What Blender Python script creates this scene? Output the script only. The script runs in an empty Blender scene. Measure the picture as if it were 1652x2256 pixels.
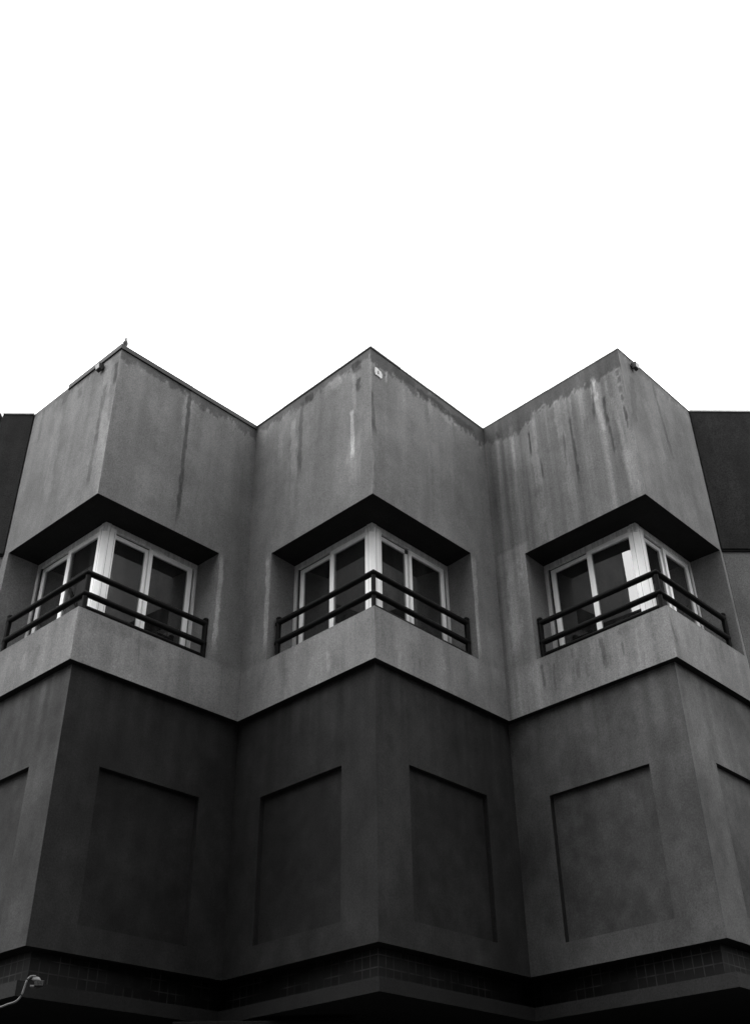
import bpy, bmesh, math, random
import numpy as np
from mathutils import Vector, Matrix

# ------------------------------------------------------------------ camera, sky, sun, exposure
scene = bpy.context.scene
COL = scene.collection
CAM_Z = 1.6
F, PITCH, ROLL, YAW, CX, CY = 2386.8, 0.63322, -0.019429, -0.045302, 11.82, -133.77
cd = bpy.data.cameras.new('camera'); cam = bpy.data.objects.new('camera', cd); COL.objects.link(cam)
cd.sensor_fit = 'HORIZONTAL'; cd.sensor_width = 36.0; cd.lens = F/1652*36.0
cd.shift_x = -CX/1652; cd.shift_y = CY/1652; cd.clip_end = 5000; cd.clip_start = 0.05
_cy, _sy, _cp, _sp = math.cos(YAW), math.sin(YAW), math.cos(PITCH), math.sin(PITCH)
_r = Vector((_cy, _sy, 0)); _h = Vector((-_sy, _cy, 0)); _f = _h*_cp + Vector((0, 0, _sp)); _u = -_h*_sp + Vector((0, 0, _cp))
_cr, _sr = math.cos(ROLL), math.sin(ROLL)
rx = _r*_cr + _u*_sr; ux = _u*_cr - _r*_sr
m = Matrix((( rx.x, ux.x, -_f.x, 0), (rx.y, ux.y, -_f.y, 0), (rx.z, ux.z, -_f.z, CAM_Z), (0, 0, 0, 1)))
cam.matrix_world = m
scene.camera = cam

SUN_DIR = Vector((-0.85, -0.33, 1.0)).normalized()       # towards the sun
SUN_EL = math.asin(SUN_DIR.z); SUN_AZ = math.atan2(SUN_DIR.x, SUN_DIR.y)
world = bpy.data.worlds.new('World'); scene.world = world; world.use_nodes = True
wn = world.node_tree.nodes; wl = world.node_tree.links
for n in list(wn): wn.remove(n)
sky = wn.new('ShaderNodeTexSky'); sky.sky_type = 'NISHITA'; sky.sun_disc = False
sky.sun_elevation = SUN_EL; sky.sun_rotation = SUN_AZ; sky.dust_density = 4.0; sky.air_density = 1.0
bw = wn.new('ShaderNodeRGBToBW'); mx = wn.new('ShaderNodeMix'); mx.data_type = 'FLOAT'
mx.inputs['Factor'].default_value = 0.85; mx.inputs['B'].default_value = 15.0
bg = wn.new('ShaderNodeBackground'); bg.inputs['Strength'].default_value = 0.10
wo = wn.new('ShaderNodeOutputWorld')
wl.new(sky.outputs[0], bw.inputs[0]); wl.new(bw.outputs[0], mx.inputs['A']); wl.new(mx.outputs['Result'], bg.inputs['Color'])
wl.new(bg.outputs[0], wo.inputs[0])
sd = bpy.data.lights.new('sun', 'SUN'); sd.energy = 0.6; sd.angle = math.radians(30); sd.color = (1, 1, 1)
so = bpy.data.objects.new('sun', sd); COL.objects.link(so); so.location = (-20, -10, 30)
so.rotation_euler = (-SUN_DIR).to_track_quat('-Z', 'Y').to_euler()
vs = scene.view_settings; vs.view_transform = 'Standard'; vs.look = 'None'; vs.gamma = 1.0; vs.exposure = 1.25; vs.use_curve_mapping = False
scene.cycles.max_bounces = 8

# paint tones
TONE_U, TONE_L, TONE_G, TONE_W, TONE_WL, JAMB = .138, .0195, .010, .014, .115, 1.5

# ------------------------------------------------------------------ materials
def nodes(name):
    m = bpy.data.materials.new(name); m.use_nodes = True
    nt = m.node_tree; return m, nt, nt.nodes, nt.links, nt.nodes['Principled BSDF']

def mnode(nt, op, a, b=None, c=None):
    n = nt.nodes.new('ShaderNodeMath'); n.operation = op
    for i, v in enumerate((a, b, c)):
        if v is None: continue
        if isinstance(v, (int, float)): n.inputs[i].default_value = v
        else: nt.links.new(v, n.inputs[i])
    return n.outputs[0]

def noise(nt, scale, xyz=(1, 1, 1), detail=4.0, rough=0.6, off=(0, 0, 0)):
    tc = nt.nodes.new('ShaderNodeTexCoord'); mp = nt.nodes.new('ShaderNodeMapping')
    mp.inputs['Scale'].default_value = xyz; mp.inputs['Location'].default_value = off
    n = nt.nodes.new('ShaderNodeTexNoise'); n.inputs['Scale'].default_value = scale
    n.inputs['Detail'].default_value = detail; n.inputs['Roughness'].default_value = rough
    nt.links.new(tc.outputs['Object'], mp.inputs[0]); nt.links.new(mp.outputs[0], n.inputs['Vector'])
    return n.outputs['Fac']

def remap(nt, v, lo, hi, a, b):
    n = nt.nodes.new('ShaderNodeMapRange'); nt.links.new(v, n.inputs['Value'])
    for k, x in zip(('From Min', 'From Max', 'To Min', 'To Max'), (lo, hi, a, b)): n.inputs[k].default_value = x
    return n.outputs[0]

def plaster(name, tone, amt=1.0, stained=False, rough=0.92, bump=0.25):
    """weathered painted render: tone x blotches x vertical runs x fine grain (x measured stains and face tone)"""
    m, nt, N, L, b = nodes(name)
    A = amt
    v = remap(nt, noise(nt, 1.3, (1, 1, 0.7), 5, 0.6), .3, .7, 1-.15*A, 1+.15*A)
    v2 = remap(nt, noise(nt, 5.5, (1, 1, 1), 4, 0.65, (3, 1, 7)), .3, .7, 1-.07*A, 1+.07*A)
    v3 = remap(nt, noise(nt, 3.5, (1, 1, 0.09), 3, 0.6, (9, 2, 1)), .35, .65, 1-.07*A, 1+.07*A)
    v4 = remap(nt, noise(nt, 42., (1, 1, 1), 3, 0.85), .3, .7, 1-.36*A, 1+.36*A)
    v5 = remap(nt, noise(nt, 16., (1, 1, 1), 3, 0.7, (5, 5, 5)), .66, .74, 1.0, 1-.14*A)
    v = mnode(nt, 'MULTIPLY', v, v2); v = mnode(nt, 'MULTIPLY', v, v3); v = mnode(nt, 'MULTIPLY', v, v4); v = mnode(nt, 'MULTIPLY', v, v5)
    v = mnode(nt, 'MULTIPLY', v, tone)
    if stained:
        a = N.new('ShaderNodeAttribute'); a.attribute_name = 'stain'
        v = mnode(nt, 'MULTIPLY', v, a.outputs['Fac'])
    cc = N.new('ShaderNodeCombineColor')
    for i in range(3): L.new(v, cc.inputs[i])
    L.new(cc.outputs[0], b.inputs['Base Color'])
    b.inputs['Roughness'].default_value = rough; b.inputs['Specular IOR Level'].default_value = 0.2
    bp = N.new('ShaderNodeBump'); bp.inputs['Strength'].default_value = bump; bp.inputs['Distance'].default_value = 0.01
    L.new(noise(nt, 30., (1, 1, 1), 5, 0.7), bp.inputs['Height']); L.new(bp.outputs[0], b.inputs['Normal'])
    return m

def paint(name, tone, rough=0.5, metal=0.0, var=.1, scale=12, stretch=.15):
    m, nt, N, L, b = nodes(name)
    v = remap(nt, noise(nt, scale, (1, 1, stretch), 4, 0.65), .3, .7, tone*(1-var), tone*(1+var))
    v = mnode(nt, 'MULTIPLY', v, remap(nt, noise(nt, 60, (1, 1, 1), 3, 0.7), .3, .7, 1-var*.7, 1+var*.7))
    cc = N.new('ShaderNodeCombineColor')
    for i in range(3): L.new(v, cc.inputs[i])
    L.new(cc.outputs[0], b.inputs['Base Color'])
    b.inputs['Roughness'].default_value = rough; b.inputs['Metallic'].default_value = metal; b.inputs['Specular IOR Level'].default_value = .5 if tone > .01 else .12
    return m

def glass_mat():
    m = bpy.data.materials.new('tinted_glass'); m.use_nodes = True
    nt = m.node_tree; N, L = nt.nodes, nt.links
    for n in list(N): N.remove(n)
    g = N.new('ShaderNodeBsdfGlossy'); g.inputs['Roughness'].default_value = 0.015; g.inputs['Color'].default_value = (.9, .9, .9, 1)
    t = N.new('ShaderNodeBsdfTransparent'); t.inputs['Color'].default_value = (.42, .42, .42, 1)
    lw = N.new('ShaderNodeFresnel'); lw.inputs['IOR'].default_value = 1.5
    f = mnode(nt, 'ADD', mnode(nt, 'MULTIPLY', lw.outputs[0], 1.0), 0.17)
    bp = N.new('ShaderNodeBump'); bp.inputs['Strength'].default_value = 0.02; bp.inputs['Distance'].default_value = 0.02
    L.new(noise(nt, 1.5, (1, 1, 1), 1, .5), bp.inputs['Height']); L.new(bp.outputs[0], g.inputs['Normal'])
    x = N.new('ShaderNodeMixShader'); o = N.new('ShaderNodeOutputMaterial')
    df = N.new('ShaderNodeBsdfDiffuse'); df.inputs['Color'].default_value = (.6, .6, .6, 1)      # film of street dust, run down by rain
    x2 = N.new('ShaderNodeMixShader'); L.new(remap(nt, noise(nt, 9., (1, 1, .12), 4, .65), .3, .75, .006, .045), x2.inputs[0])
    L.new(f, x.inputs[0]); L.new(t.outputs[0], x.inputs[1]); L.new(g.outputs[0], x.inputs[2]); L.new(x.outputs[0], x2.inputs[1]); L.new(df.outputs[0], x2.inputs[2]); L.new(x2.outputs[0], o.inputs[0])
    return m

def tile_mat():
    """small dark glazed tiles, 15 cm, paler joints; uses the UV laid out in metres"""
    m, nt, N, L, b = nodes('glazed_tiles')
    uv = N.new('ShaderNodeUVMap'); uv.uv_map = 'UVMap'
    bt = N.new('ShaderNodeTexBrick'); bt.offset = 0.0; bt.squash = 1.0
    bt.inputs['Scale'].default_value = 1.0; bt.inputs['Brick Width'].default_value = 0.15; bt.inputs['Row Height'].default_value = 0.15
    bt.inputs['Mortar Size'].default_value = 0.009; bt.inputs['Mortar Smooth'].default_value = 0.3
    bt.inputs['Color1'].default_value = (.002, .002, .002, 1); bt.inputs['Color2'].default_value = (.006, .006, .006, 1)
    L.new(uv.outputs[0], bt.inputs['Vector'])
    g = remap(nt, noise(nt, 2.3, (1, 1, 1), 3, .6), .42, .72, .004, .05)
    cc = N.new('ShaderNodeCombineColor')
    for i in range(3): L.new(g, cc.inputs[i])
    L.new(cc.outputs[0], bt.inputs['Mortar'])
    L.new(bt.outputs['Color'], b.inputs['Base Color']); b.inputs['Roughness'].default_value = 0.55; b.inputs['Specular IOR Level'].default_value = 0.15
    return m

M = dict(
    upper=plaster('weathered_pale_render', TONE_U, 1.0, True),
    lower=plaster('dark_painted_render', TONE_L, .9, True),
    ledge=plaster('ledge_render', TONE_G, 1.0, True), lintel=plaster('lintel_render', TONE_G*.6, 1.0),
    wing_dark=plaster('wing_dark_render', TONE_W, 2.4),
    wing_light=plaster('wing_pale_render', TONE_WL, 1.2),
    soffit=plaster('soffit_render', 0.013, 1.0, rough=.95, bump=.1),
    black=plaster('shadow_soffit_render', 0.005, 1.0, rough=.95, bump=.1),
    sill=plaster('sill_render', 0.10, 1.0),
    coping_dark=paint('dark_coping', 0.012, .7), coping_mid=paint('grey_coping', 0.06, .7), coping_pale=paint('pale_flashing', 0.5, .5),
    frame=paint('white_aluminium', 0.88, .45, 0, .06, 9, .12), frame_worn=paint('dusty_white_aluminium', 0.62, .55, 0, .28, 22, .05),
    gasket=paint('black_gasket', 0.02, .6),
    rail=paint('black_iron_paint', 0.0035, .7, 0, .3, 20, 1.0),
    glass=glass_mat(), tile=tile_mat(),
    room=paint('room_wall_paint', 0.5, .9), room_dark=paint('room_dark', 0.02, .9),
    lamp=paint('black_lamp_paint', 0.02, .5), lens=paint('lamp_lens', 0.25, .2), lamp_pale=paint('pale_lamp_paint', 0.2, .5),
    conduit=paint('grey_conduit', 0.10, .5), plate=paint('chipped_plate', 0.52, .7, 0, .2, 30, 1),
    feather=paint('grey_feathers', 0.26, .8, 0, .3, 25, 1), beak=paint('beak', .08, .5),
    asphalt=plaster('asphalt', 0.05, 1.0), paving=plaster('paving', 0.06, 1.0), kerb=plaster('kerb', .25, 1.), line=paint('road_line', .7, .8),
    opp=plaster('light_blocker_render', 0.10, 1.0), roof=plaster('roof_felt', .08, 1.0), chair=paint('office_dark', .03, .6),
)

# ------------------------------------------------------------------ object helpers
def tag(o, label=None, cat=None, group=None, kind=None):
    if label: o['label'] = label
    if cat: o['category'] = cat
    if group: o['group'] = group
    if kind: o['kind'] = kind
    return o

def empty(name, loc=(0, 0, 0)):
    o = bpy.data.objects.new(name, None); COL.objects.link(o); o.location = loc; o.empty_display_size = .3
    return o

class MB:
    def __init__(s): s.v = []; s.f = []; s.mi = []; s.st = []; s.sm = []; s.uv = []
    def add(s, vs, fs, mi=0, st=None, smooth=False, uv=None):
        k = len(s.v); s.v += [tuple(p) for p in vs]; s.f += [tuple(i+k for i in f) for f in fs]
        s.mi += [mi]*len(fs); s.sm += [smooth]*len(fs); s.st += list(st) if st is not None else [1.0]*len(vs)
        s.uv += list(uv) if uv is not None else [(0, 0)]*len(vs)
        return s
    def quad(s, a, b, c, d, mi=0, uv=None): return s.add((a, b, c, d), [(0, 1, 2, 3)], mi, uv=uv)
    def hexa(s, lo, hi, mi=0):
        """lo, hi: two rings of equal length (bottom, top)"""
        n = len(lo); fs = [tuple(range(n))[::-1], tuple(range(n, 2*n))]
        fs += [(i, (i+1) % n, n+(i+1) % n, n+i) for i in range(n)]
        return s.add(list(lo)+list(hi), fs, mi)
    def prism(s, poly, z0, z1, mi=0):
        return s.hexa([(x, y, z0) for x, y in poly], [(x, y, z1) for x, y in poly], mi)
    def box(s, x0, x1, y0, y1, z0, z1, mi=0): return s.prism([(x0, y0), (x1, y0), (x1, y1), (x0, y1)], z0, z1, mi)
    def tube(s, pts, r, n=14, mi=0, cap=True):
        pts = [Vector(p) for p in pts]; rs = r if isinstance(r, (list, tuple)) else [r]*len(pts)
        rings = []; prev = None
        for i, p in enumerate(pts):
            if i == 0: d = pts[1]-p
            elif i == len(pts)-1: d = p-pts[i-1]
            else: d = (p-pts[i-1]).normalized()+(pts[i+1]-p).normalized()
            d.normalize()
            a = Vector((0, 0, 1)) if abs(d.z) < .9 else Vector((1, 0, 0))
            e1 = d.cross(a).normalized(); e2 = d.cross(e1).normalized()
            k = 1.0
            if 0 < i < len(pts)-1:
                c = (p-pts[i-1]).normalized().dot((pts[i+1]-p).normalized()); k = 1/max(.5, math.sqrt((1+c)/2))
            rings.append([p+(e1*math.cos(2*math.pi*j/n)*k+e2*math.sin(2*math.pi*j/n))*rs[i] for j in range(n)])
        vs = [q for rg in rings for q in rg]
        fs = [(i*n+j, i*n+(j+1) % n, (i+1)*n+(j+1) % n, (i+1)*n+j) for i in range(len(pts)-1) for j in range(n)]
        s.add(vs, fs, mi, smooth=True)
        if cap:
            s.add(rings[0], [tuple(range(n))], mi); s.add(rings[-1], [tuple(range(n))[::-1]], mi)
        return s
    def ball(s, c, r, n=10, mi=0, sc=(1, 1, 1)):
        vs = []; 
        for i in range(n+1):
            t = math.pi*i/n
            for j in range(2*n):
                a = math.pi*j/n
                vs.append((c[0]+r*sc[0]*math.sin(t)*math.cos(a), c[1]+r*sc[1]*math.sin(t)*math.sin(a), c[2]+r*sc[2]*math.cos(t)))
        fs = [(i*2*n+j, i*2*n+(j+1) % (2*n), (i+1)*2*n+(j+1) % (2*n), (i+1)*2*n+j) for i in range(n) for j in range(2*n)]
        return s.add(vs, fs, mi, smooth=True)
    def build(s, name, mats, parent=None, stain=False, uv=False, bevel=0):
        me = bpy.data.meshes.new(name); me.from_pydata(s.v, [], s.f)
        for mt in (mats if isinstance(mats, (list, tuple)) else [mats]): me.materials.append(mt)
        me.polygons.foreach_set('material_index', s.mi); me.polygons.foreach_set('use_smooth', s.sm)
        if stain:
            a = me.attributes.new('stain', 'FLOAT', 'POINT'); a.data.foreach_set('value', np.array(s.st, 'f'))
        if uv:
            u = me.uv_layers.new(name='UVMap'); li = np.zeros(len(me.loops), 'i'); me.loops.foreach_get('vertex_index', li)
            u.data.foreach_set('uv', np.array(s.uv, 'f')[li].ravel())
        me.update()
        o = bpy.data.objects.new(name, me); COL.objects.link(o)
        if parent is not None: o.parent = parent
        if bevel:
            b = o.modifiers.new('bevel', 'BEVEL'); b.width = bevel; b.segments = 2; b.limit_method = 'ANGLE'; b.angle_limit = .6
        return o

# ------------------------------------------------------------------ the building's plan and levels (metres)
ZT, OT, OB, BB, LB, PT, PB = 14.66, 11.48, 9.43, 8.57, 4.72, 7.21, 5.08     # parapet, opening, band, lower wall, blind panels
LT, LBOT = 4.30, 4.125                                                       # ledge
PLAN = dict(W0=(-15, 16.67), V0=(-5.928, 16.670), A0=(-3.915, 14.641), V1=(-1.656, 16.997), A1=(0.524, 14.600),
            V2=(2.817, 16.998), A2=(4.994, 14.566), V3=(6.805, 16.400), W3=(15, 16.40))
SEQ = ['W0', 'V0', 'A0', 'V1', 'A1', 'V2', 'A2', 'V3', 'W3']
YB = 26.0
def v2(k): return Vector(PLAN[k])
def offset_plan(o):
    """the facade line moved inwards (+y side) by o, mitred at every corner"""
    P = [v2(k) for k in SEQ]; out = {}
    N = []
    for a, b in zip(P, P[1:]):
        t = (b-a).normalized(); N.append(Vector((-t.y, t.x)))
    for i, k in enumerate(SEQ):
        if i == 0: out[k] = P[0]+N[0]*o; continue
        if i == len(P)-1: out[k] = P[-1]+N[-1]*o; continue
        n = (N[i-1]+N[i]); n = n/(n.dot(N[i])); out[k] = P[i]+n*o
    return out
OFF_L, OFF_W, OFF_T, OFF_G, OFF_R = 0.1185, 0.6014, 0.36, 0.03, 0.18
PL, PW, PT_, PG, PR = (offset_plan(o) for o in (OFF_L, OFF_W, OFF_T, OFF_G, OFF_R))
P0 = offset_plan(0)
BAYS = [('A0', 'V0', 'V1', 2.66, 2.05, 2.59, 2.00), ('A1', 'V1', 'V2', 2.57, 2.00, 2.59, 2.03), ('A2', 'V2', 'V3', 2.57, 2.00, 2.49, 1.86)]

class Face:
    """one flat face of a bay: u runs from the ridge A to the valley V, z is height, d is depth inwards"""
    def __init__(s, plan, a, b):
        s.a = Vector(plan[a]); s.b = Vector(plan[b]); s.t = (s.b-s.a).normalized(); s.L = (s.b-s.a).length
        n = Vector((-s.t.y, s.t.x)); s.n = n if n.y > 0 else -n; s.left = s.t.x < 0
    def p(s, u, z, d=0):
        q = s.a+s.t*u+s.n*d; return (q.x, q.y, z)
    def box(s, mb, u0, u1, z0, z1, d0, d1, mi=0):
        mb.hexa([s.p(u0, z0, d0), s.p(u1, z0, d0), s.p(u1, z0, d1), s.p(u0, z0, d1)],
                [s.p(u0, z1, d0), s.p(u1, z1, d0), s.p(u1, z1, d1), s.p(u0, z1, d1)], mi)

# ------------------------------------------------------------------ stains measured off the walls: face, u0, z0, u1, z1, width, strength
STREAKS = [
    ('A0V1', 1.55, 14.53, 1.57, 11.57, 0.083, -0.3),
    ('A0V1', 1.46, 14.44, 1.46, 13.62, 0.097, 0.14),
    ('A0V1', 1.6, 14.56, 1.62, 14.1, 0.053, 0.12),
    ('A0V1', 1.5, 12.61, 1.46, 11.62, 0.214, -0.06),
    ('A0V0', 0.28, 14.65, -0.11, 11.46, 0.266, 0.14),
    ('A0V0', 0.05, 14.33, -0.0, 13.8, 0.102, -0.33),
    ('A0V0', 0.3, 13.96, 0.31, 12.55, 0.114, -0.2),
    ('A0V0', 0.34, 12.56, 0.34, 11.78, 0.099, -0.16),
    ('A0V0', 1.76, 14.3, 1.57, 11.95, 0.255, 0.1),
    ('A0V0', 1.62, 14.55, 1.68, 14.29, 0.191, -0.14),
    ('A0V0', 1.17, 14.39, 1.13, 14.14, 0.123, -0.14),
    ('A0V0', 2.43, 14.59, 2.38, 13.77, 0.122, -0.12),
    ('A0V1', 2.62, 11.43, 2.61, 9.49, 0.097, 0.32),
    ('A0V1', 0.54, 9.24, 0.89, 9.37, 0.236, -0.13),
    ('A0V1', 1.19, 9.31, 1.36, 9.23, 0.234, -0.15),
    ('A0V1', 1.14, 9.18, 1.17, 8.85, 0.037, -0.18),
    ('A0V1', 0.84, 9.3, 0.83, 9.13, 0.06, -0.12),
    ('A0V1', 0.01, 9.32, 0.07, 8.64, 0.084, -0.08),
    ('A0V0', 1.26, 9.13, 1.27, 8.8, 0.157, 0.12),
    ('A0V0', 0.95, 9.1, 0.96, 8.75, 0.127, -0.1),
    ('A0V0', 1.78, 9.05, 1.76, 8.71, 0.109, -0.08),
    ('A1V1', 0.46, 13.48, 0.44, 12.45, 0.085, 0.36),
    ('A1V1', 0.29, 12.9, 0.28, 11.92, 0.327, 0.1),
    ('A1V1', 0.4, 14.32, 0.37, 13.39, 0.096, 0.14),
    ('A1V1', 0.26, 14.12, 0.26, 13.83, 0.145, -0.32),
    ('A1V1', 0.3, 14.56, 0.26, 14.28, 0.195, -0.3),
    ('A1V1', 1.81, 14.5, 1.84, 12.68, 0.117, -0.22),
    ('A1V1', 2.03, 14.19, 1.96, 12.74, 0.166, 0.17),
    ('A1V1', 2.0, 12.76, 1.96, 11.92, 0.14, 0.08),
    ('A1V1', 1.56, 14.57, 1.57, 14.34, 0.215, -0.32),
    ('A1V1', 0.97, 14.52, 0.88, 14.26, 0.273, 0.14),
    ('A1V1', 2.42, 14.09, 2.39, 13.45, 0.131, 0.08),
    ('A1V2', -0.08, 13.65, -0.03, 12.73, 0.149, -0.22),
    ('A1V2', -0.05, 12.36, -0.05, 11.49, 0.092, 0.16),
    ('A1V2', 0.4, 14.36, 0.37, 14.05, 0.065, 0.3),
    ('A1V2', 1.6, 14.66, 1.6, 13.98, 0.103, 0.15),
    ('A1V2', 0.54, 14.49, 1.3, 14.52, 0.142, -0.2),
    ('A1V2', 1.34, 14.47, 2.22, 14.38, 0.171, -0.24),
    ('A1V2', 2.33, 14.4, 2.9, 14.44, 0.13, -0.2),
    ('A1V2', 2.01, 14.26, 2.37, 14.26, 0.073, 0.14),
    ('A1V2', 1.51, 13.36, 1.46, 11.55, 0.079, 0.05),
    ('A1V1', 2.61, 11.43, 2.55, 9.58, 0.113, 0.3),
    ('A1V1', 2.47, 11.33, 2.43, 9.48, 0.074, 0.18),
    ('A1V2', 2.6, 11.41, 2.56, 9.48, 0.121, 0.28),
    ('A1V1', 0.97, 9.02, 0.97, 8.68, 0.1, 0.14),
    ('A1V1', 2.01, 9.1, 1.99, 8.75, 0.1, -0.12),
    ('A1V1', 1.28, 9.07, 1.28, 8.87, 0.157, 0.06),
    ('A1V2', 0.53, 8.88, 0.5, 8.49, 0.078, 0.1),
    ('A1V2', 1.02, 8.92, 1.01, 8.75, 0.033, -0.25),
    ('A1V2', 1.61, 9.15, 1.63, 8.87, 0.087, 0.1),
    ('A1V2', 2.83, 9.48, 2.81, 8.94, 0.096, -0.1),
    ('A2V2', 2.54, 14.35, 2.54, 13.18, 0.071, 0.22),
    ('A2V2', 2.15, 13.97, 2.16, 13.39, 0.046, -0.4),
    ('A2V2', 2.01, 14.21, 2.03, 12.55, 0.166, 0.2),
    ('A2V2', 2.03, 12.55, 2.05, 11.53, 0.158, 0.2),
    ('A2V2', 1.98, 13.26, 1.95, 12.76, 0.037, -0.25),
    ('A2V2', 1.43, 14.35, 1.38, 13.31, 0.159, 0.18),
    ('A2V2', 1.38, 13.31, 1.31, 11.63, 0.154, 0.12),
    ('A2V2', 1.39, 13.54, 1.43, 12.75, 0.05, -0.2),
    ('A2V2', 1.15, 14.26, 1.19, 13.13, 0.078, 0.16),
    ('A2V2', 1.21, 13.75, 1.21, 12.27, 0.049, -0.26),
    ('A2V2', 0.58, 14.35, 0.57, 13.76, 0.116, 0.4),
    ('A2V2', 0.57, 13.76, 0.5, 13.05, 0.1, 0.2),
    ('A2V2', 0.62, 14.29, 0.69, 13.45, 0.048, -0.28),
    ('A2V2', 0.43, 13.79, 0.43, 13.15, 0.073, -0.35),
    ('A2V2', 0.43, 13.15, 0.41, 12.49, 0.046, -0.28),
    ('A2V2', 0.26, 13.69, 0.18, 12.47, 0.085, 0.18),
    ('A2V2', 0.18, 12.51, 0.05, 11.55, 0.155, 0.16),
    ('A2V2', 0.07, 14.21, 0.06, 14.07, 0.078, -0.26),
    ('A2V2', 0.06, 14.03, 0.07, 13.9, 0.071, -0.26),
    ('A2V2', 0.06, 13.84, 0.06, 13.68, 0.065, -0.26),
    ('A2V2', 0.06, 13.64, 0.05, 13.49, 0.058, -0.26),
    ('A2V2', 0.06, 13.38, 0.07, 12.88, 0.051, -0.35),
    ('A2V2', 0.34, 14.12, 0.36, 13.86, 0.067, 0.15),
    ('A2V2', 0.86, 13.55, 0.9, 13.05, 0.102, -0.1),
    ('A2V2', 2.58, 13.2, 2.61, 12.47, 0.077, 0.08),
    ('A2V2', 2.91, 14.4, 2.87, 14.21, 0.057, -0.2),
    ('A2V3', 1.12, 14.51, 1.31, 12.85, 0.102, -0.16),
    ('A2V3', 1.19, 14.27, 1.24, 14.07, 0.101, 0.1),
    ('A2V3', 0.25, 14.18, 0.0, 12.91, 0.202, -0.12),
    ('A2V3', 0.53, 13.88, 0.98, 12.71, 0.205, 0.08),
    ('A2V2', 2.71, 11.45, 2.83, 9.68, 0.291, 0.2),
    ('A2V2', 2.53, 11.37, 2.5, 9.57, 0.051, 0.2),
    ('A2V2', 3.26, 11.45, 3.23, 10.66, 0.053, -0.2),
    ('A2V2', 1.24, 9.34, 1.19, 8.78, 0.08, -0.34),
    ('A2V2', 0.87, 9.15, 0.86, 8.89, 0.053, -0.3),
    ('A2V2', 1.73, 9.14, 1.76, 8.81, 0.076, -0.28),
    ('A2V2', 2.45, 9.31, 2.43, 8.86, 0.061, -0.32),
    ('A2V2', 2.22, 9.25, 2.24, 8.74, 0.04, -0.28),
    ('A2V2', 1.82, 9.35, 1.83, 9.18, 0.051, -0.16),
    ('A2V2', 1.58, 9.03, 1.59, 8.75, 0.062, -0.2),
    ('A2V2', 0.88, 9.35, 0.51, 9.33, 0.136, -0.12),
    ('A2V2', 0.38, 9.36, 0.34, 9.26, 0.114, -0.1),
    ('A2V2', 1.4, 9.34, 1.41, 9.06, 0.081, 0.12),
    ('A2V2', 1.95, 9.16, 1.92, 8.78, 0.128, 0.14),
    ('A2V2', 2.65, 9.35, 2.66, 9.05, 0.102, 0.1),
    ('A2V3', -0.06, 9.3, 0.08, 8.8, 0.078, -0.22),
    ('A2V3', 0.87, 9.19, 0.83, 8.95, 0.084, -0.18),
    ('A2V3', 1.59, 9.39, 1.5, 9.04, 0.128, -0.1),
    ('A2V2l', 2.75, 8.51, 2.79, 8.1, 0.061, -0.22),
    ('A2V2l', 2.65, 8.45, 2.69, 8.15, 0.033, -0.2),
    ('A2V2l', 2.49, 8.54, 2.52, 8.33, 0.06, -0.22),
    ('A2V2l', 2.3, 8.51, 2.32, 8.35, 0.065, -0.16),
    ('A2V2l', 2.07, 8.44, 2.1, 8.09, 0.051, 0.1),
    ('A2V2l', 1.63, 8.49, 1.77, 8.45, 0.184, -0.14),
    ('A2V2l', 1.31, 8.53, 0.84, 8.51, 0.18, -0.14),
    ('A2V2l', 3.04, 8.43, 3.06, 8.26, 0.041, -0.2),
    ('A2V2l', 0.82, 4.95, 0.67, 4.93, 0.046, -0.35),
    ('A2V2l', 0.65, 4.94, 0.46, 4.93, 0.03, -0.3),
    ('A2V2l', 0.23, 4.91, 0.06, 4.91, 0.053, -0.45),
    ('A2V3l', -0.08, 4.88, 0.22, 4.91, 0.056, -0.4),
    ('A2V2l', 1.24, 4.96, 1.21, 4.87, 0.105, -0.14),
    ('A2V2l', 2.07, 5.39, 0.97, 5.25, 0.199, -0.1),
    ('A2V2l', 2.28, 5.18, 1.08, 4.98, 0.144, -0.08),
    ('A0V0l', 1.32, 7.48, 1.14, 7.48, 0.198, -0.14),
    ('A0V0l', 0.34, 4.98, 0.14, 4.97, 0.124, -0.25),
    ('A0V0l', 1.53, 7.43, 1.29, 7.4, 0.299, -0.12),
    ('A0V1l', 2.0, 5.63, 2.49, 5.58, 0.265, -0.12),
    ('A1V2l', 0.21, 8.52, 0.2, 8.04, 0.152, 0.1),
    ('A1V1l', 2.2, 8.69, 2.17, 8.12, 0.168, -0.08),
    ('A1V1l', 0.17, 6.85, 0.18, 6.35, 0.199, -0.1),
]

_rng = np.random.RandomState(5)
_tab = _rng.rand(256, 256)
def vnoise(x, y, seed=0):
    x = np.asarray(x, float)+seed*17.3; y = np.asarray(y, float)+seed*9.1
    xi = np.floor(x).astype(int); yi = np.floor(y).astype(int); fx = x-xi; fy = y-yi
    fx = fx*fx*(3-2*fx); fy = fy*fy*(3-2*fy)
    g = lambda a, b: _tab[a % 256, b % 256]
    return (g(xi, yi)*(1-fx)+g(xi+1, yi)*fx)*(1-fy)+(g(xi, yi+1)*(1-fx)+g(xi+1, yi+1)*fx)*fy
def fbm(x, y, seed=0):
    return .5*vnoise(x, y, seed)+.3*vnoise(x*2.1, y*2.1, seed+1)+.2*vnoise(x*4.3, y*4.3, seed+2)
def sstep(a, b, x):
    t = np.clip((x-a)/(b-a), 0, 1); return t*t*(3-2*t)

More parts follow.
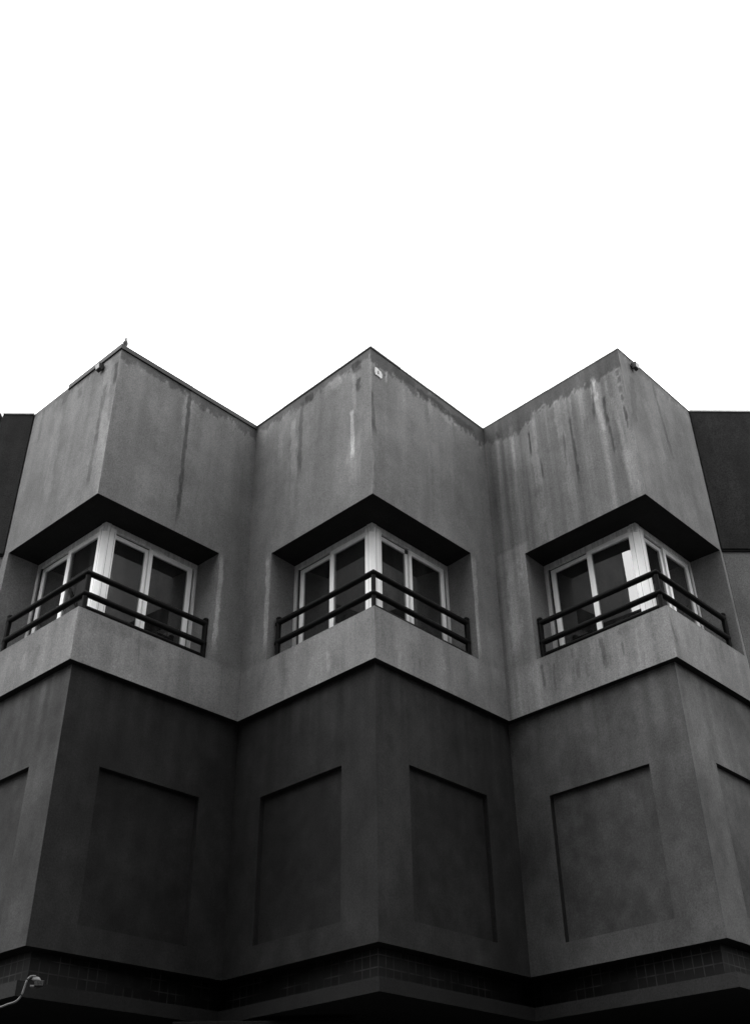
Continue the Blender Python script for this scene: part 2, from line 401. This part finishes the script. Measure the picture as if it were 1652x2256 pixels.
def stain_field(key, U, Z, low):
    seed = sum(ord(c) for c in key)
    S = np.ones_like(U)
    wob = (vnoise(U*0+3, Z*1.1, seed)-.5)*.025+(vnoise(U*5, Z*9, seed+3)-.5)*.012
    for i, (k, u0, z0, u1, z1, w, st) in enumerate(STREAKS):
        if k != key: continue
        if abs(z0-z1) < .12 and abs(u0-u1) > .12 or w > abs(z0-z1):        # a patch
            cu, cz = (u0+u1)/2, (z0+z1)/2; ru = abs(u1-u0)/2+w*.5; rz = max(abs(z1-z0)/2, .07)+.03
            r = np.sqrt(((U-cu)/ru)**2+((Z-cz)/rz)**2)+(fbm(U*7, Z*7, seed+i)-.5)*1.1
            mk = 1-sstep(.85, 1.08, r)
        else:
            t = np.clip((z0-Z)/(z0-z1+1e-6), -1, 2)
            cu = u0+(u1-u0)*np.clip(t, 0, 1)+wob+w*.45
            d = np.abs(U-cu)+(fbm(U*22, Z*6, seed+i)-.5)*w*.7
            mk = 1-sstep(w*.40, w*.56, d)
            e = (fbm(U*12, Z*0+.5, seed+i)-.5)*.5
            mk = mk*sstep(-.04, .05, t)*(1-sstep(.80+e*.3, 1.05+e*.3, t))
            mk = mk*(.5+.9*fbm(U*14, Z*6, seed+i+40)) 
        S *= 1+st*(.6 if (st < 0 and z0 < 9.6 and not low) else (.75 if (st > 0 and key == 'A2V2') else 1.))*mk
    if not low:
        # run-off: many faint vertical runs falling from the parapet
        top = ZT-Z
        run = fbm(U*(5 if key == 'A2V2' else 4), Z*.3, seed+60)-.5
        if key == 'A2V2':
            run = fbm(U*8, Z*.16, seed+60)-.5
            S *= 1+.55*run*(.35+.65*sstep(.1, .6, top))*(1-.5*sstep(1.5, 5, top))
        else: S *= 1+.16*run*(.35+.65*np.exp(-top/1.6))*(1-.5*sstep(0, 4, top))*1.4
        run2 = fbm(U*10, Z*.6, seed+77)-.5
        S *= 1+.2*run2*(Z < OB)*np.exp(-np.abs(OB-Z)/.8)
        # ragged damp strip below the parapet
        depth = {'A0V0': .12, 'A0V1': .26, 'A1V1': .22, 'A1V2': .34, 'A2V2': .42, 'A2V3': .12}.get(key, .1)
        dd = depth*(.45+1.0*fbm(U*1.7, Z*0, seed+5))+(fbm(U*14, Z*11, seed+6)-.5)*.34
        damp = 1-sstep(dd-.02, dd+.03, top)
        S *= 1-{'A0V0': .12, 'A0V1': .22, 'A1V1': .2, 'A1V2': .24, 'A2V2': .26, 'A2V3': .10}.get(key, .1)*damp
        edge = np.exp(-((top-dd-.03)/.03)**2)
        S *= 1+.13*edge*sstep(.5, .7, vnoise(U*9, Z*9, seed+8))
        if key in ('A2V2',):     # paler repaint from the window head down, beside the opening
            S *= 1+.16*sstep(OT+.01, OT-.02, Z-.22+.0*U)*sstep(2.3, 2.6, U)*(1-sstep(3.17, 3.22, U))
        # paler worn paint along the band under the opening
        S *= 1+.10*sstep(OB+.05, OB-.05, Z)*(.6+.8*fbm(U*3, Z*3, seed+9))
        # worn arris at the ridge
        S *= 1+.12*np.exp(-(U/.03)**2)*sstep(.35, .6, vnoise(U*2, Z*4, seed+11))
    else:
        S *= 1+.55*(fbm(U*7, Z*.4, seed+60)-.5)*np.exp(-(BB-Z)/1.1)
        S *= 1+.45*(fbm(U*1.4, Z*1.2, seed+61)-.5)+.25*(fbm(U*5, Z*4, seed+62)-.5)
    if not low: S *= 1+.22*(fbm(U*1.1, Z*.9, seed+71)-.5)+.05*(fbm(U*5, Z*3.5, seed+72)-.5)
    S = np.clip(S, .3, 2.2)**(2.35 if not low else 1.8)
    S *= TONE.get(key+('l' if low else ''), 1.0)  # on top of the stains: brightness difference between lit and dim faces, painted in
    return S

def wall_grid(mb, face, key, u0, u1, z0, z1, hole=None, du=.02, dz=.04, low=False):
    us = list(np.linspace(u0, u1, max(2, int((u1-u0)/du)+1))); zs = list(np.linspace(z0, z1, max(2, int((z1-z0)/dz)+1)))
    def snap(arr, v):
        i = min(range(len(arr)), key=lambda k: abs(arr[k]-v)); arr[i] = v
    if hole:
        for v in hole[:2]:
            if u0 <= v <= u1: snap(us, v)
        for v in hole[2:]: snap(zs, v)
    U, Z = np.meshgrid(us, zs, indexing='ij'); S = stain_field(key, U, Z, low)
    nz = len(zs); vs = [face.p(U[i, j], Z[i, j]) for i in range(len(us)) for j in range(nz)]
    fs = []
    for i in range(len(us)-1):
        for j in range(nz-1):
            if hole and us[i] >= hole[0]-1e-6 and us[i+1] <= hole[1]+1e-6 and zs[j] >= hole[2]-1e-6 and zs[j+1] <= hole[3]+1e-6: continue
            q = (i*nz+j, (i+1)*nz+j, (i+1)*nz+j+1, i*nz+j+1)
            fs.append(q[::-1] if face.left else q)
    mb.add(vs, fs, 0, st=S.ravel())

# tone face by face: uneven daylight painted into the colour, with differing coats
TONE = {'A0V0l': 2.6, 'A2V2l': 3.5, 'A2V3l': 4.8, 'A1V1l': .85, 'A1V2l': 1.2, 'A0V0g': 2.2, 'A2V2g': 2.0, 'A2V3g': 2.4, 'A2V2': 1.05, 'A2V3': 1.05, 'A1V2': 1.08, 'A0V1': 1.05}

bld = empty('apartment_building', (0.5, 16.5, 0.13))
tag(bld, 'grey rendered building with three zigzag prow-shaped bays, corner windows and blank recessed panels below', 'building')
BO = bld.location.copy()
def B(mb, name, mats, parent=None, **k):
    """build a part in world coordinates under the building"""
    o = mb.build(name, mats, parent or bld, **k)
    if parent is None: o.matrix_parent_inverse = Matrix.Translation(-BO)
    return o

for bi, (A, VL, VR, uoL, uiL, uoR, uiR) in enumerate(BAYS):
    mb = MB()
    for V, uo, ui in ((VL, uoL, uiL), (VR, uoR, uiR)):
        f = Face(P0, A, V); key = A+V
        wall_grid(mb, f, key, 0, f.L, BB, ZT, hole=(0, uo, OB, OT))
        # jamb return of the opening, to the window plane
        fw = Face(PW, A, V); j0, j1 = f.p(uo, OB), f.p(uo, OT); k0, k1 = fw.p(ui, OB), fw.p(ui, OT)
        nn = 12; vsj = []; stj = []
        for i in range(nn+1):
            for jz in range(nn+1):
                a, b_ = i/nn, jz/nn
                vsj.append((j0[0]+(k0[0]-j0[0])*a, j0[1]+(k0[1]-j0[1])*a, OB+(OT-OB)*b_)); stj.append(JAMB)
        fsj = [(i*(nn+1)+j, (i+1)*(nn+1)+j, (i+1)*(nn+1)+j+1, i*(nn+1)+j+1) for i in range(nn) for j in range(nn)]
        mb.add(vsj, fsj if f.left else [q[::-1] for q in fsj], 0, st=stj)
        # wall between the window end and the valley, behind the pier, closes the room
        q0 = P0[V]; mb.quad((k0[0], k0[1], OB), (q0.x, q0.y+.25, OB), (q0.x, q0.y+.25, OT), (k0[0], k0[1], OT))
        # parapet: top and inner face
        fi = Face(offset_plan(.2), A, V)
        mb.quad(f.p(0, ZT), f.p(f.L, ZT), fi.p(fi.L, ZT), fi.p(0, ZT)); mb.quad(fi.p(0, ZT), fi.p(fi.L, ZT), fi.p(fi.L, 14.2), fi.p(0, 14.2))
        # underside of the overhanging band
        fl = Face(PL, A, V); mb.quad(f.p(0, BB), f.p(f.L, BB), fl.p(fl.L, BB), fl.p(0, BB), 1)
    B(mb, 'upper_wall', [M['upper'], M['soffit']], stain=True)

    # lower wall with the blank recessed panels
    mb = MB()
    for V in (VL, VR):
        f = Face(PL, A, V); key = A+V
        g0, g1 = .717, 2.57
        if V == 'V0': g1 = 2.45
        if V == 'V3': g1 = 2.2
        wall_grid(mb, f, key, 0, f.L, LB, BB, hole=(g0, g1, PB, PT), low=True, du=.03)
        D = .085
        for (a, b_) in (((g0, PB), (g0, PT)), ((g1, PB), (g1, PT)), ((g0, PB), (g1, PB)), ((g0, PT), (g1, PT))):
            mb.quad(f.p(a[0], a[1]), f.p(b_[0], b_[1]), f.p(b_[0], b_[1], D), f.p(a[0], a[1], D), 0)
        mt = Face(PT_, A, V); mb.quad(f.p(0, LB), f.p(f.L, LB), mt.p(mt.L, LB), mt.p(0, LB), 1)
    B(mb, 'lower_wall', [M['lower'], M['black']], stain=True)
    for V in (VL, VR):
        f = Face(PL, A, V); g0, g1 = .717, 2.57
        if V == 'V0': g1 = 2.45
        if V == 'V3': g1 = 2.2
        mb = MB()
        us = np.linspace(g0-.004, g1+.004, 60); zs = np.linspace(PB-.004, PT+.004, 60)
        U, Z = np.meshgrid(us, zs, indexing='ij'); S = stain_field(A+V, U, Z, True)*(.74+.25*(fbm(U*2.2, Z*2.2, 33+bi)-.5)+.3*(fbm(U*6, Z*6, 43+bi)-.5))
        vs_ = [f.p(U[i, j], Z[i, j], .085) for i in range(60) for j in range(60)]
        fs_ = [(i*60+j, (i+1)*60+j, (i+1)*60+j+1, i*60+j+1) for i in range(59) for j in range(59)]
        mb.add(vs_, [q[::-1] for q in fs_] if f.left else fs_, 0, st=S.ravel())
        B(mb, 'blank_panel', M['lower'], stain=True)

    # tiled strip and the projecting ledge under it
    mb = MB(); ln = 0
    for V in (VL, VR):
        f = Face(PT_, A, V); zz0, zz1 = LT-.15, LB
        mb.quad(f.p(0, zz0), f.p(f.L, zz0), f.p(f.L, zz1), f.p(0, zz1), 0,
                uv=[(0, zz0-LT-.045), (f.L, zz0-LT-.045), (f.L, zz1-LT-.045), (0, zz1-LT-.045)])
    B(mb, 'tiled_strip', M['tile'], uv=True)
    mb = MB()
    for V in (VL, VR):
        f = Face(PG, A, V); fi = Face(offset_plan(OFF_T+.1), A, V)
        mb.hexa([f.p(0, LBOT), f.p(f.L, LBOT), fi.p(fi.L, LBOT), fi.p(0, LBOT)], [f.p(0, LT), f.p(f.L, LT), fi.p(fi.L, LT), fi.p(0, LT)])
        mb.st[-8:] = [TONE.get(A+V+'g', 1.0)]*8; mb.mi[-6] = 1  # ledge tone per face carries painted-in daylight differences
    B(mb, 'ledge', [M['ledge'], M['black']], stain=True)

    # coping / drip flashing on the parapet
    mb = MB()
    for V in (VL, VR):
        f = Face(P0, A, V); fo = Face(offset_plan(-.03), A, V); fi = Face(offset_plan(.22), A, V)
        h, mi = {'A0V0': (.10, 0), 'A0V1': (.09, 0), 'A1V1': (.028, 1), 'A1V2': (.032, 1), 'A2V2': (.020, 2), 'A2V3': (.014, 2)}[A+V]
        fo2 = Face(offset_plan({0: -.03, 1: -.016, 2: -.012}[mi]), A, V)
        um = 1.67 if A+V == 'A0V0' else f.L
        e = um/f.L
        if um < f.L:
            mb.hexa([fo2.p(0, ZT-h+.03), fo2.p(um, ZT-h+.03), fi.p(um, ZT-h+.03), fi.p(0, ZT-h+.03)], [fo2.p(0, ZT+.03), fo2.p(um, ZT+.03), fi.p(um, ZT+.03), fi.p(0, ZT+.03)], mi)
        else:
            ns = 4; rj = random.Random(A+V)
            for s_ in range(ns):      # sheet lengths, slightly out of line with one another
                a0, a1 = s_/ns, (s_+1)/ns-(.0 if s_ == ns-1 else .0015); dz = rj.uniform(-.006, .006); dd = rj.uniform(-.006, .004) if mi < 2 else 0
                q = [fo2.p(fo2.L*a0, 0, dd), fo2.p(fo2.L*a1, 0, dd), fi.p(fi.L*a1, 0), fi.p(fi.L*a0, 0)]
                mb.hexa([(x, y, ZT-h+.012+dz) for x, y, _ in q], [(x, y, ZT+.012+dz*.5) for x, y, _ in q], mi)
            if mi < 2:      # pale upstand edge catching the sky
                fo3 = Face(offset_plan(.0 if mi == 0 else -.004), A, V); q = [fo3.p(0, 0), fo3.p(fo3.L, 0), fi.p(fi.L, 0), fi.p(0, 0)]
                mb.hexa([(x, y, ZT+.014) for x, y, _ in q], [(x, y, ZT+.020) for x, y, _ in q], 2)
    B(mb, 'coping', [M['coping_dark'], M['coping_mid'], M['coping_pale']])

    # ---------------- corner window
    ap = PW[A]; bis = Vector((0, 1))
    win = MB()
    fL, fR = Face(PW, A, VL), Face(PW, A, VR)
    for f, ui in ((fL, uiL), (fR, uiR)):
        f.box(win, .05, ui, OT-.105, OT+.0, .0, .09)          # head
        f.box(win, .05, ui, OB-.0, OB+.05, .0, .09)          # threshold
        f.box(win, ui-.075, ui+.02, OB+.05, OT-.105, .0, .09)     # outer jamb
        f.box(win, ui-.105, ui-.088, OB+.05, OT-.105, .02, .06, 2)
    wo_ = B(win, 'window', [M['frame_worn'], M['frame'], M['gasket']], bevel=.004)
    wo_['label'] = ['corner window with two sliding panes each side, a dark angled shape inside', 'corner window with two sliding panes each side of a white post', 'corner window with a bright sky reflection beside its white post'][bi]
    W = lambda mb, name, mats, **k: mb.build(name, mats, wo_, **k)
    # white corner post: an L of two boards meeting at the ridge, and a square core
    cp = MB()
    a = fL.p(0, 0, -.012); l1 = fL.p(.165, 0, -.012); l2 = fL.p(.165, 0, .10); r1 = fR.p(.225, 0, -.012); r2 = fR.p(.225, 0, .10)
    c = PW[A]+Vector((0, .16))
    ax, ay = PW[A].x, PW[A].y-.017
    bl = Vector(fL.p(.05, 0, -.012)[:2]); br = Vector(fR.p(.05, 0, -.012)[:2])
    cp.prism([(bl.x, bl.y), (br.x, br.y), r1[:2], r2[:2], (c.x, c.y+.05), l2[:2], l1[:2]], OB, OT-.06)
    po_ = W(cp, 'corner_post', M['frame'], bevel=.006)
    for f, uu in ((fL, .075), (fR, .085), (fR, .19)):
        sm2 = MB(); f.box(sm2, uu, uu+.004, OB+.05, OT-.12, -.0145, -.008); sm2.build('seam', M['conduit'], po_)
    cp = MB(); bl = Vector(fL.p(.085, 0, -.03)[:2]); br = Vector(fR.p(.085, 0, -.03)[:2])
    cp.prism([(ax-.085, ay+.085), (ax, ay+.012), (ax+.085, ay+.085), (ax, ay+.17)], OT-.16, OT)
    W(cp, 'post_cap', M['frame_worn'], bevel=.006)
    for f, ui in ((fL, uiL), (fR, uiR)):
        k = ui/2.03
        if f.left: specs = [(.168, 1.085*k, .012, .045, .03), (1.0*k, ui-.105, .05, .04, .02)]
        else: specs = [(.228, 1.0*k, .05, .04, .02), (.965*k, ui-.10, .012, .045, .03)]
        for si, (s0, s1, dep, th, gap) in enumerate(specs):
            sm_ = MB(); zt_, zb_ = OT-.105-(.014 if dep > .03 else 0), OB+.05
            w_st = .075; near = (.012 if si == 0 else w_st)
            hh = .085 if dep < .03 else .075
            f.box(sm_, s0, s0+near, zb_, zt_, dep, dep+th); 
            ws1 = (.105 if f.left and si == 0 else .10)
            f.box(sm_, s1-ws1, s1, zb_, zt_, dep, dep+th)
            f.box(sm_, s0+near, s1-ws1, zt_-hh, zt_, dep, dep+th); f.box(sm_, s0+near, s1-ws1, zb_, zb_+.07, dep, dep+th)
            if dep > .03:     # dark track gap above the rear sash, seen from below
                f.box(sm_, s0, s1, zt_-.004, zt_+.0135, dep-.004, dep+th, 1)
            sh_ = W(sm_, 'sash', [M['frame'], M['gasket']], bevel=.003)
            if A == 'A1' and not f.left and si == 0:
                lt = MB(); f.box(lt, s1-.10, s1-.04, zt_-.075, zt_-.015, dep-.02, dep+.01); lt.build('latch', M['gasket'], wo_)
            d0 = dep+th*.5
            da, db = (dep+.044, dep+.013) if (A == 'A2' and f.left and si == 0) else (d0, d0)     # this one sits a little askew and catches the open sky
            pn = MB(); q = (f.p(s0+near, zb_+.07, da), f.p(s1-ws1, zb_+.07, db), f.p(s1-ws1, zt_-hh, db), f.p(s0+near, zt_-hh, da))
            pn.quad(*(q[::-1] if f.left else q)); W(pn, 'pane', M['glass'])

    # ---------------- iron railing in the opening
    rl = MB(); rL, rR = Face(PR, A, VL), Face(PR, A, VR)
    eL, eR = {'A0': (2.29, 2.38), 'A1': (2.31, 2.37), 'A2': (2.35, 2.21)}[A]
    for z in (10.15, 9.785):
        rl.tube([rL.p(eL, z), rL.p(0, z), rR.p(eR, z)], .049)
        rl.ball(rL.p(0, z), .048); rl.ball(rL.p(eL, z), .049); rl.ball(rR.p(eR, z), .049)
    zl, zr = (9.462, 9.565) if A != 'A2' else (9.565, 9.462)
    rl.tube([rL.p(eL, zl), rL.p(.0, zl)], .030); rl.tube([rR.p(0, zr), rR.p(eR, zr)], .030)
    ro = B(rl, 'railing', M['rail'])
    for kind, (f, u) in (('c', (rL, .0)), ('e', (rL, eL)), ('e', (rR, eR))):
        ps = MB(); x, y, _ = f.p(u, 0)
        zt_ = 10.15 if kind == 'c' else 10.25
        if kind == 'c': ps.tube([(x+.0, y+.01, OB-.01), (x, y+.01, zt_)], .038)
        else:
            ps.tube([(x, y, OB-.01), (x, y, zt_-.03)], [.042, .046]); ps.ball((x, y, zt_-.03), .052, sc=(1, 1, .8)); ps.ball((x, y, 9.785), .052, sc=(1, 1, 1.3))
            f.box(ps, u-.06, u+.07, OB-.002, OB+.014, -.06, .06); f.box(ps, u, u+.10, 10.12, 10.18, -.01, .01); f.box(ps, u, u+.10, 9.76, 9.81, -.01, .01)
        ps.build('post', M['rail'], ro)

# slabs: soffit over the openings, sills under them, roof, ledge underside
def slab(name, z0, z1, inset, mats, y_back=YB-.05):
    pl = offset_plan(inset); pts = [(pl[k].x, pl[k].y) for k in SEQ]
    n = len(pts); mb = MB()
    top = [(x, y, z1) for x, y in pts]; bot = [(x, y, z0) for x, y in pts]
    back = [(x, y_back) for x, y in pts]
    for i in range(n-1):
        a, b = pts[i], pts[i+1]; c, d = back[i+1], back[i]
        mb.quad((*a, z0), (*d, z0), (*c, z0), (*b, z0)); mb.quad((*a, z1), (*b, z1), (*c, z1), (*d, z1)); mb.quad((*a, z0), (*b, z0), (*b, z1), (*a, z1))
    return B(mb, name, mats)
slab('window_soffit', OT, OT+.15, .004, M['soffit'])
slab('window_sill', OB-.15, OB-.002, .004, M['sill'])
slab('roof', 14.0, 14.2, .15, M['roof'])
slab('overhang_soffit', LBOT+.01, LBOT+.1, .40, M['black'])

# rooms behind the glass
mb = MB()
mb.quad((-15, 21, OB-.1), (15, 21, OB-.1), (15, 21, OT+.1), (-15, 21, OT+.1))
for k in ('V1', 'V2'):
    x, y = PLAN[k]; mb.box(x-.08, x+.08, y+.24, 21, OB-.05, OT+.05)
for k in ('V0', 'V3'):
    x, y = PLAN[k]; mb.box(x-.08, x+.08, y+.24, 21, OB-.05, OT+.05)
B(mb, 'interior_wall', M['room'])

# ground floor, recessed and dark, with one pale lintel
mb = MB()
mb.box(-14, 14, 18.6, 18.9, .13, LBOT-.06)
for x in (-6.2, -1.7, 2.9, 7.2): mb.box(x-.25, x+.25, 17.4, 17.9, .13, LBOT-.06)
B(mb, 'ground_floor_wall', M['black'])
mb = MB(); mb.prism([(-2.2, 16.3), (.18, 16.3), (.32, 16.55), (-2.2, 16.55)], 3.75, 4.065)
B(mb, 'lintel', M['lintel'], bevel=.01)

# side wings, flat to the street
for sx, vk, wk, x0, x1 in ((-1, 'V0', 'W0', -15, -5.93), (1, 'V3', 'W3', 6.81, 15)):
    y = PLAN[vk][1]
    mb = MB()
    mb.quad((x0, y, 0.13), (x1, y, 0.13), (x1, y, ZT-.06), (x0, y, ZT-.06), 0)
    mb.quad((x0, y, ZT-.06), (x1, y, ZT-.06), (x1, y+.25, ZT-.06), (x0, y+.25, ZT-.06), 0)
    xe = x0 if sx < 0 else x1
    mb.quad((xe, y, .13), (xe, YB, .13), (xe, YB, ZT-.06), (xe, y, ZT-.06), 0)
    w_ = B(mb, 'side_wing', M['wing_light'])
    a, b = (x0, x1+.02) if sx < 0 else (x0-.02, x1)
    cuts = [(a, -6.54), (-6.50, b)] if sx < 0 else [(a, 9.0), (9.03, b)]
    for c0, c1 in cuts:
        mb = MB(); mb.box(c0, c1, y-.05, y-.003, OT+.04, ZT-.03); mb.build('dark_panel', M['wing_dark'], w_, bevel=.006)
        mb = MB(); mb.box(c0, c1, y-.07, y+.2, ZT-.027, ZT+.01); mb.build('coping', M['coping_pale'], w_)
    mb = MB(); mb.box(a, b, y-.03, y-.002, OT-.0, OT+.037); mb.build('shadow_gap', M['black'], w_)
    mb = MB(); mb.box(a, b, y-.06, y-.003, LB, BB-.02); mb.build('dark_panel', M['wing_dark'], w_)
mb = MB(); mb.quad((-15, YB, .13), (15, YB, .13), (15, YB, ZT), (-15, YB, ZT)); B(mb, 'rear_wall', M['wing_light'])

# ------------------------------------------------------------------ things fixed to or sitting on the building
def floodlight(loc, rz, label, hook):
    t = empty('floodlight', loc); t.rotation_euler = (0, 0, rz); t.scale = (.75, .62, .9)
    tag(t, label, 'floodlight', 'floodlights under the parapet edge')
    b = MB(); b.hexa([(-.08, -.17, -.06), (.08, -.17, -.06), (.08, -.06, -.09), (-.08, -.06, -.09)], [(-.095, -.20, .06), (.095, -.20, .06), (.095, -.03, .07), (-.095, -.03, .07)])
    b.build('housing', M['lamp'], t, bevel=.01)
    b = MB(); b.hexa([(-.065, -.176, -.045), (.065, -.176, -.045), (.065, -.174, -.045), (-.065, -.174, -.045)], [(-.08, -.203, .045), (.08, -.203, .045), (.08, -.20, .045), (-.08, -.20, .045)])
    b.build('lens', M['lens'], t)
    b = MB(); pts = [(-.02, -.10, .06), (-.03, -.09, .12), (-.035, -.03, .19)] + ([(-.02, .02, .24), (.03, .05, .22), (.03, .06, .12)] if hook else [(-.03, .03, .17), (-.03, .06, .10)])
    b.tube(pts, .012, 8); b.box(-.04, .04, -.02, .0, -.02, .08)
    b.build('bracket', M['conduit'], t)
    if hook:
        b = MB(); pts = [(.10+.05*math.cos(a), -.05, .13+.05*math.sin(a)) for a in np.linspace(0, 2*math.pi, 14)]
        b.tube(pts, .009, 6); b.build('cable_loop', M['conduit'], t)
f = Face(P0, 'A0', 'V0'); floodlight(f.p(.55, 14.44), math.atan2(-f.n.x, f.n.y), 'small black floodlight under the parapet of the left bay', False)
f = Face(P0, 'A2', 'V3'); floodlight(f.p(.44, 14.47), math.atan2(-f.n.x, f.n.y), 'small floodlight with looped cable under the parapet of the right bay', True)

f = Face(P0, 'A1', 'V2'); mb = MB()
ol = [(.09, 14.235), (.15, 14.25), (.205, 14.225), (.25, 14.22), (.285, 14.16), (.275, 14.09), (.235, 14.06), (.19, 14.075), (.10, 14.07), (.085, 14.13)]
mb.add([f.p(u, z, -.018) for u, z in ol]+[f.p(u, z, -.001) for u, z in ol], [tuple(range(10))]+[(i, (i+1) % 10, 10+(i+1) % 10, 10+i) for i in range(10)])
pt = mb.build('wall_plate', M['plate']); tag(pt, 'chipped whitish plate fixed near the ridge top of the middle bay', 'wall plate')
mb = MB(); f.box(mb, .165, .185, 14.12, 14.19, -.026, -.019); mb.build('slot', M['lamp'], pt)

# small lamp on the tiled strip, lower left, with its conduit
t = empty('wall_lamp', (-3.62, 14.50, 4.26)); t.scale = (.68, .68, .66)
tag(t, 'pale wall lamp with black grille on the tiled strip at lower left', 'lamp')
mb = MB(); mb.hexa([(-.10, -.06, .0), (.06, -.07, -.01), (.06, .05, -.01), (-.10, .05, .0)], [(-.07, -.06, .055), (.03, -.06, .045), (.03, .05, .045), (-.07, .05, .055)]); mb.build('hood', M['lamp_pale'], t, bevel=.008)
mb = MB(); mb.hexa([(-.03, -.05, -.11), (.10, -.05, -.11), (.10, .05, -.11), (-.03, .05, -.11)], [(-.02, -.065, -.012), (.13, -.065, -.012), (.13, .05, -.012), (-.02, .05, -.012)])
gr = mb.build('housing', M['lamp'], t, bevel=.008)
mb = MB()
for i in range(6): mb.box(-.025+i*.027, -.019+i*.027, -.074, -.066, -.10, -.02)
for i in range(3): mb.box(-.03, .12, -.0765, -.0745, -.09+i*.03, -.085+i*.03)
mb.build('grille', M['conduit'], t)
mb = MB(); mb.box(-.11, -.04, -.05, .10, -.115, -.085); mb.build('bracket', M['lamp_pale'], t, bevel=.004)
mb = MB(); cpts = [(-3.64, 14.47, 4.30), (-3.70, 14.46, 4.295), (-3.735, 14.45, 4.25), (-3.755, 14.45, 4.16), (-3.775, 14.45, 4.08), (-3.83, 14.45, 4.02), (-3.92, 14.45, 3.99), (-4.05, 14.47, 3.95), (-4.3, 14.7, 3.95)]
sp = []
for i in range(len(cpts)-1):
    p0, p1, p2, p3 = (Vector(cpts[max(0, min(len(cpts)-1, j))]) for j in (i-1, i, i+1, i+2))
    for k in range(5):
        s = k/5; sp.append(.5*((2*p1)+(-p0+p2)*s+(2*p0-5*p1+4*p2-p3)*s*s+(-p0+3*p1-3*p2+p3)*s**3))
mb.tube(sp, .012, 10)
cb = mb.build('conduit', M['conduit']); cb.parent = t; cb.matrix_parent_inverse = (Matrix.Translation(t.location) @ Matrix.Diagonal((.68, .68, .66, 1))).inverted()

# pigeon on the left ridge: one skinned body
def pigeon(loc, rz):
    w = MB()
    sp = [((0, .155, .018), .012), ((0, .11, .034), .020), ((0, .06, .062), .042), ((0, .02, .082), .056), ((0, -.02, .098), .058), ((0, -.045, .122), .046),
          ((0, -.055, .148), .029), ((0, -.058, .168), .024), ((0, -.063, .186), .026), ((0, -.066, .202), .018), ((0, -.067, .210), .006)]
    w.tube([p for p, _ in sp], [r for _, r in sp], 16)
    o = w.build('pigeon', M['feather']); o.location = loc; o.rotation_euler = (0, 0, rz); o.scale = (.76, .76, .76)
    b = MB(); b.tube([(0, -.085, .188), (0, -.108, .182)], [.006, .002], 8); b.build('beak', M['beak'], o)
    for sx in (-1, 1):
        w = MB(); w.ball((sx*.050, .03, .085), .058, 8, sc=(.25, 1.25, .62)); w.build('wing', M['feather'], o)
        l = MB(); l.tube([(sx*.02, .0, .05), (sx*.02, -.005, .003)], .005, 6); l.tube([(sx*.02, -.03, .004), (sx*.02, .01, .004)], .004, 6); l.build('leg', M['beak'], o)
    return tag(o, 'small grey pigeon perched on the top corner of the left bay', 'bird')
pigeon((-3.88, 14.68, ZT+.032), math.radians(14))

# ------------------------------------------------------------------ the street
mb = MB(); mb.quad((-1500, -1500, -.02), (1500, -1500, -.02), (1500, 1500, -.02), (-1500, 1500, -.02)); tag(mb.build('ground', M['paving']), kind='structure')
mb = MB(); mb.quad((-300, 3.5, 0), (300, 3.5, 0), (300, 10.5, 0), (-300, 10.5, 0)); tag(mb.build('road', M['asphalt']), kind='structure')
mb = MB(); mb.box(-300, 300, 10.65, 30, -.01, .13); mb.box(-300, 300, -3, 3.35, -.01, .13); tag(mb.build('pavement', M['paving']), kind='structure')
mb = MB(); mb.box(-300, 300, 10.5, 10.65, -.01, .135); mb.box(-300, 300, 3.35, 3.5, -.01, .135); tag(mb.build('kerb', M['kerb']), kind='structure')
mb = MB()
for i in range(-12, 13): mb.quad((i*6, 6.94, .004), (i*6+3, 6.94, .004), (i*6+3, 7.06, .004), (i*6, 7.06, .004))
tag(mb.build('road_marking', M['line']), kind='structure')


# unseen blocks added behind the viewpoint to hold sky light off the facade
def light_blocker(x0, x1, y0, y1, h, label):
    t = empty('light_blocker_building', ((x0+x1)/2, (y0+y1)/2, .13)); tag(t, label, 'building')
    mb = MB(); cx, cy = (x0+x1)/2, (y0+y1)/2; mb.box(x0-cx, x1-cx, y0-cy, y1-cy, 0, h); mb.build('wall', M['opp'], t)
    n = int((x1-x0)/3)
    for fl in range(int(h/3.2)):
        if n*int(h/3.2) > 95 and fl > 3: break
        for i in range(n):
            xx = x0-cx+1.5+i*(x1-x0-1.5)/n; z = 1.2+fl*3.2
            w = MB(); w.box(xx, xx+1.2, y1-cy-.05, y1-cy+.05, z, z+1.5); w.build('window', M['room_dark'], t)
light_blocker(-13, 13, -18, -4, 32, 'tall plain grey block, added unseen straight across the street to shade the facade')
light_blocker(-75, -14.5, -16, -3.2, 17, 'long low grey block, added unseen to the left across the street to cut low sky light')
light_blocker(14.5, 70, -17, -3.5, 15, 'long low grey block, added unseen to the right across the street to cut low sky light')
